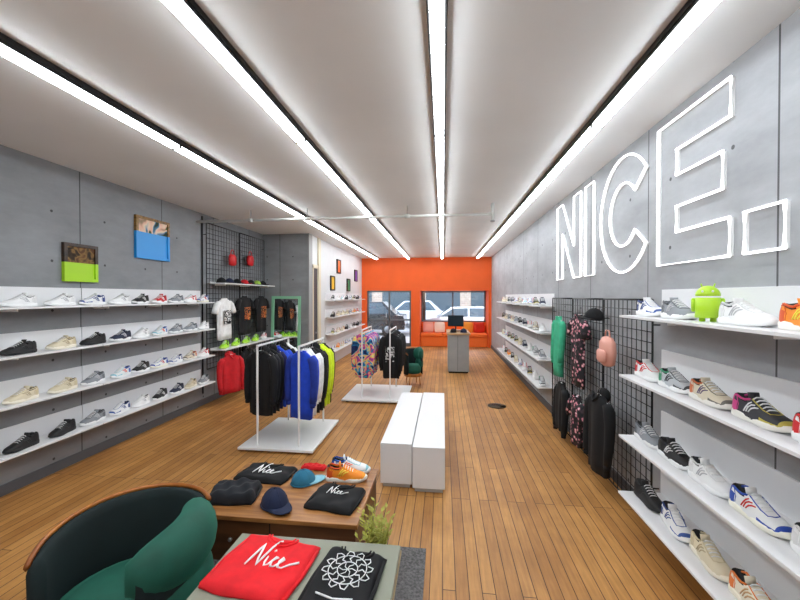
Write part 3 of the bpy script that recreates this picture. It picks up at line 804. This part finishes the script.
b = MB(); DG = mat('shop_glass', '#4a5862', .15); b.box(-14, 14, 31, 32, -.12, 9, BR)
for i in range(7):
    x = -12.5+i*3.7; b.box(x, x+2.8, 30.9, 31, .5, 2.8, DG); b.box(x-.1, x+2.9, 30.7, 31, 2.9, 3.5, mat('awning_white', '#d8dce0', .7))
    for z in (4.4, 6.8): b.box(x+.3, x+1.2, 30.95, 31, z, z+1.5, DG); b.box(x+1.7, x+2.6, 30.95, 31, z, z+1.5, DG)
b.build('building_across_street')
def car(x, y, col, name='parked_car', suv=0):
    P = mat('carpaint_'+col.strip('#'), col, .25, .3, coat=.6); T = mat('tyre', '#151515', .8); b = MB(); h = .12*suv
    body = [(-2.2, .3), (-2.25, .55), (-2.15, .82+h), (-1.2, .92+h), (1.5, .94+h), (2.15, .88+h), (2.25, .55), (2.2, .3)]
    b.prism(body, P, -.85, .85, 'Y')
    lo = [(-1.25, .92+h), (-.5, 1.42+h*2), (1.1, 1.45+h*2), (1.8, .93+h)]
    rings = [[(px, yy*(.82 if pz > 1.2 else 1), pz) for px, pz in lo] for yy in (-.83, .83)]
    b.loft(rings, P, smooth=False)
    for s_ in (-1, 1):
        b.add([(-1.0, s_*.838, .98+h), (-.42, s_*.70, 1.36+h*2), (.3, s_*.70, 1.38+h*2), (.3, s_*.838, .98+h)], [(0, 1, 2, 3)], DG)
        b.add([(.38, s_*.838, .98+h), (.38, s_*.70, 1.38+h*2), (1.05, s_*.70, 1.38+h*2), (1.5, s_*.838, .98+h)], [(0, 1, 2, 3)], DG)
    b.add([(-1.22, -.7, .96+h), (-1.22, .7, .96+h), (-.55, .62, 1.39+h*2), (-.55, -.62, 1.39+h*2)], [(0, 1, 2, 3)], DG)
    for wx in (-1.4, 1.4):
        for wy in (-.86, .86):
            b.tube([(wx, wy-.1, .32), (wx, wy+.1, .32)], .32, T, 20); b.tube([(wx, wy-.11, .32), (wx, wy+.11, .32)], .19, STEEL, 16)
    b.box(-2.27, -2.2, -.75, -.45, .6, .74, WHITE); b.box(-2.27, -2.2, .45, .75, .6, .74, WHITE)
    b.build(name, (x, y, -.12), bevel=.02)
car(.9, 19.0, '#d0d4d8'); car(-4.1, 19.0, '#30343a', suv=1); car(3.5, 23.5, '#3a4c6a'); car(-1.9, 23.5, '#e2e4e6', suv=1)
b = MB(); b.tube([(0, 0, 0), (.05, 0, 1.4), (0, .05, 2.6)], [.14, .1, .07], mat('bark', '#4a3c30', .9), 10)
LF = mat('tree_leaf', '#6a9a44', .8, noise=.3, nscale=4)
rnd = random.Random(2)
for k in range(16): b.sphere((rnd.uniform(-.9, .9), rnd.uniform(-.8, .8), 2.7+rnd.uniform(-.3, 1.3)), rnd.uniform(.35, .6), LF, 8, 6)
b.build('street_tree', (-.9, 16.2, -.015))

# ------------------------------------------------------------------ world + sun
w = bpy.data.worlds.new('sky_world'); SC.world = w; w.use_nodes = True
nt = w.node_tree; bg = nt.nodes['Background']; sk = nt.nodes.new('ShaderNodeTexSky')
sk.sky_type = 'NISHITA'; sk.sun_disc = False; sk.sun_elevation = math.radians(50); sk.air_density = 1.2; sk.dust_density = 2
nt.links.new(sk.outputs[0], bg.inputs[0]); bg.inputs[1].default_value = .7
sl = bpy.data.lights.new('sun', 'SUN'); sl.energy = 6; sl.angle = .05
so = bpy.data.objects.new('sun', sl); COL.objects.link(so); so.rotation_euler = (math.radians(42), math.radians(12), 0); so.location = (0, 20, 12)

# ------------------------------------------------------------------ camera
cam = bpy.data.cameras.new('camera'); cam.sensor_width = 36; cam.lens = 370/800*36; cam.clip_start = .05
co = bpy.data.objects.new('camera', cam); COL.objects.link(co)
co.location = (0, 0, 1.85); co.rotation_euler = (math.radians(90-.6), 0, math.radians(6.63))
SC.camera = co
SC.view_settings.view_transform = 'Standard'
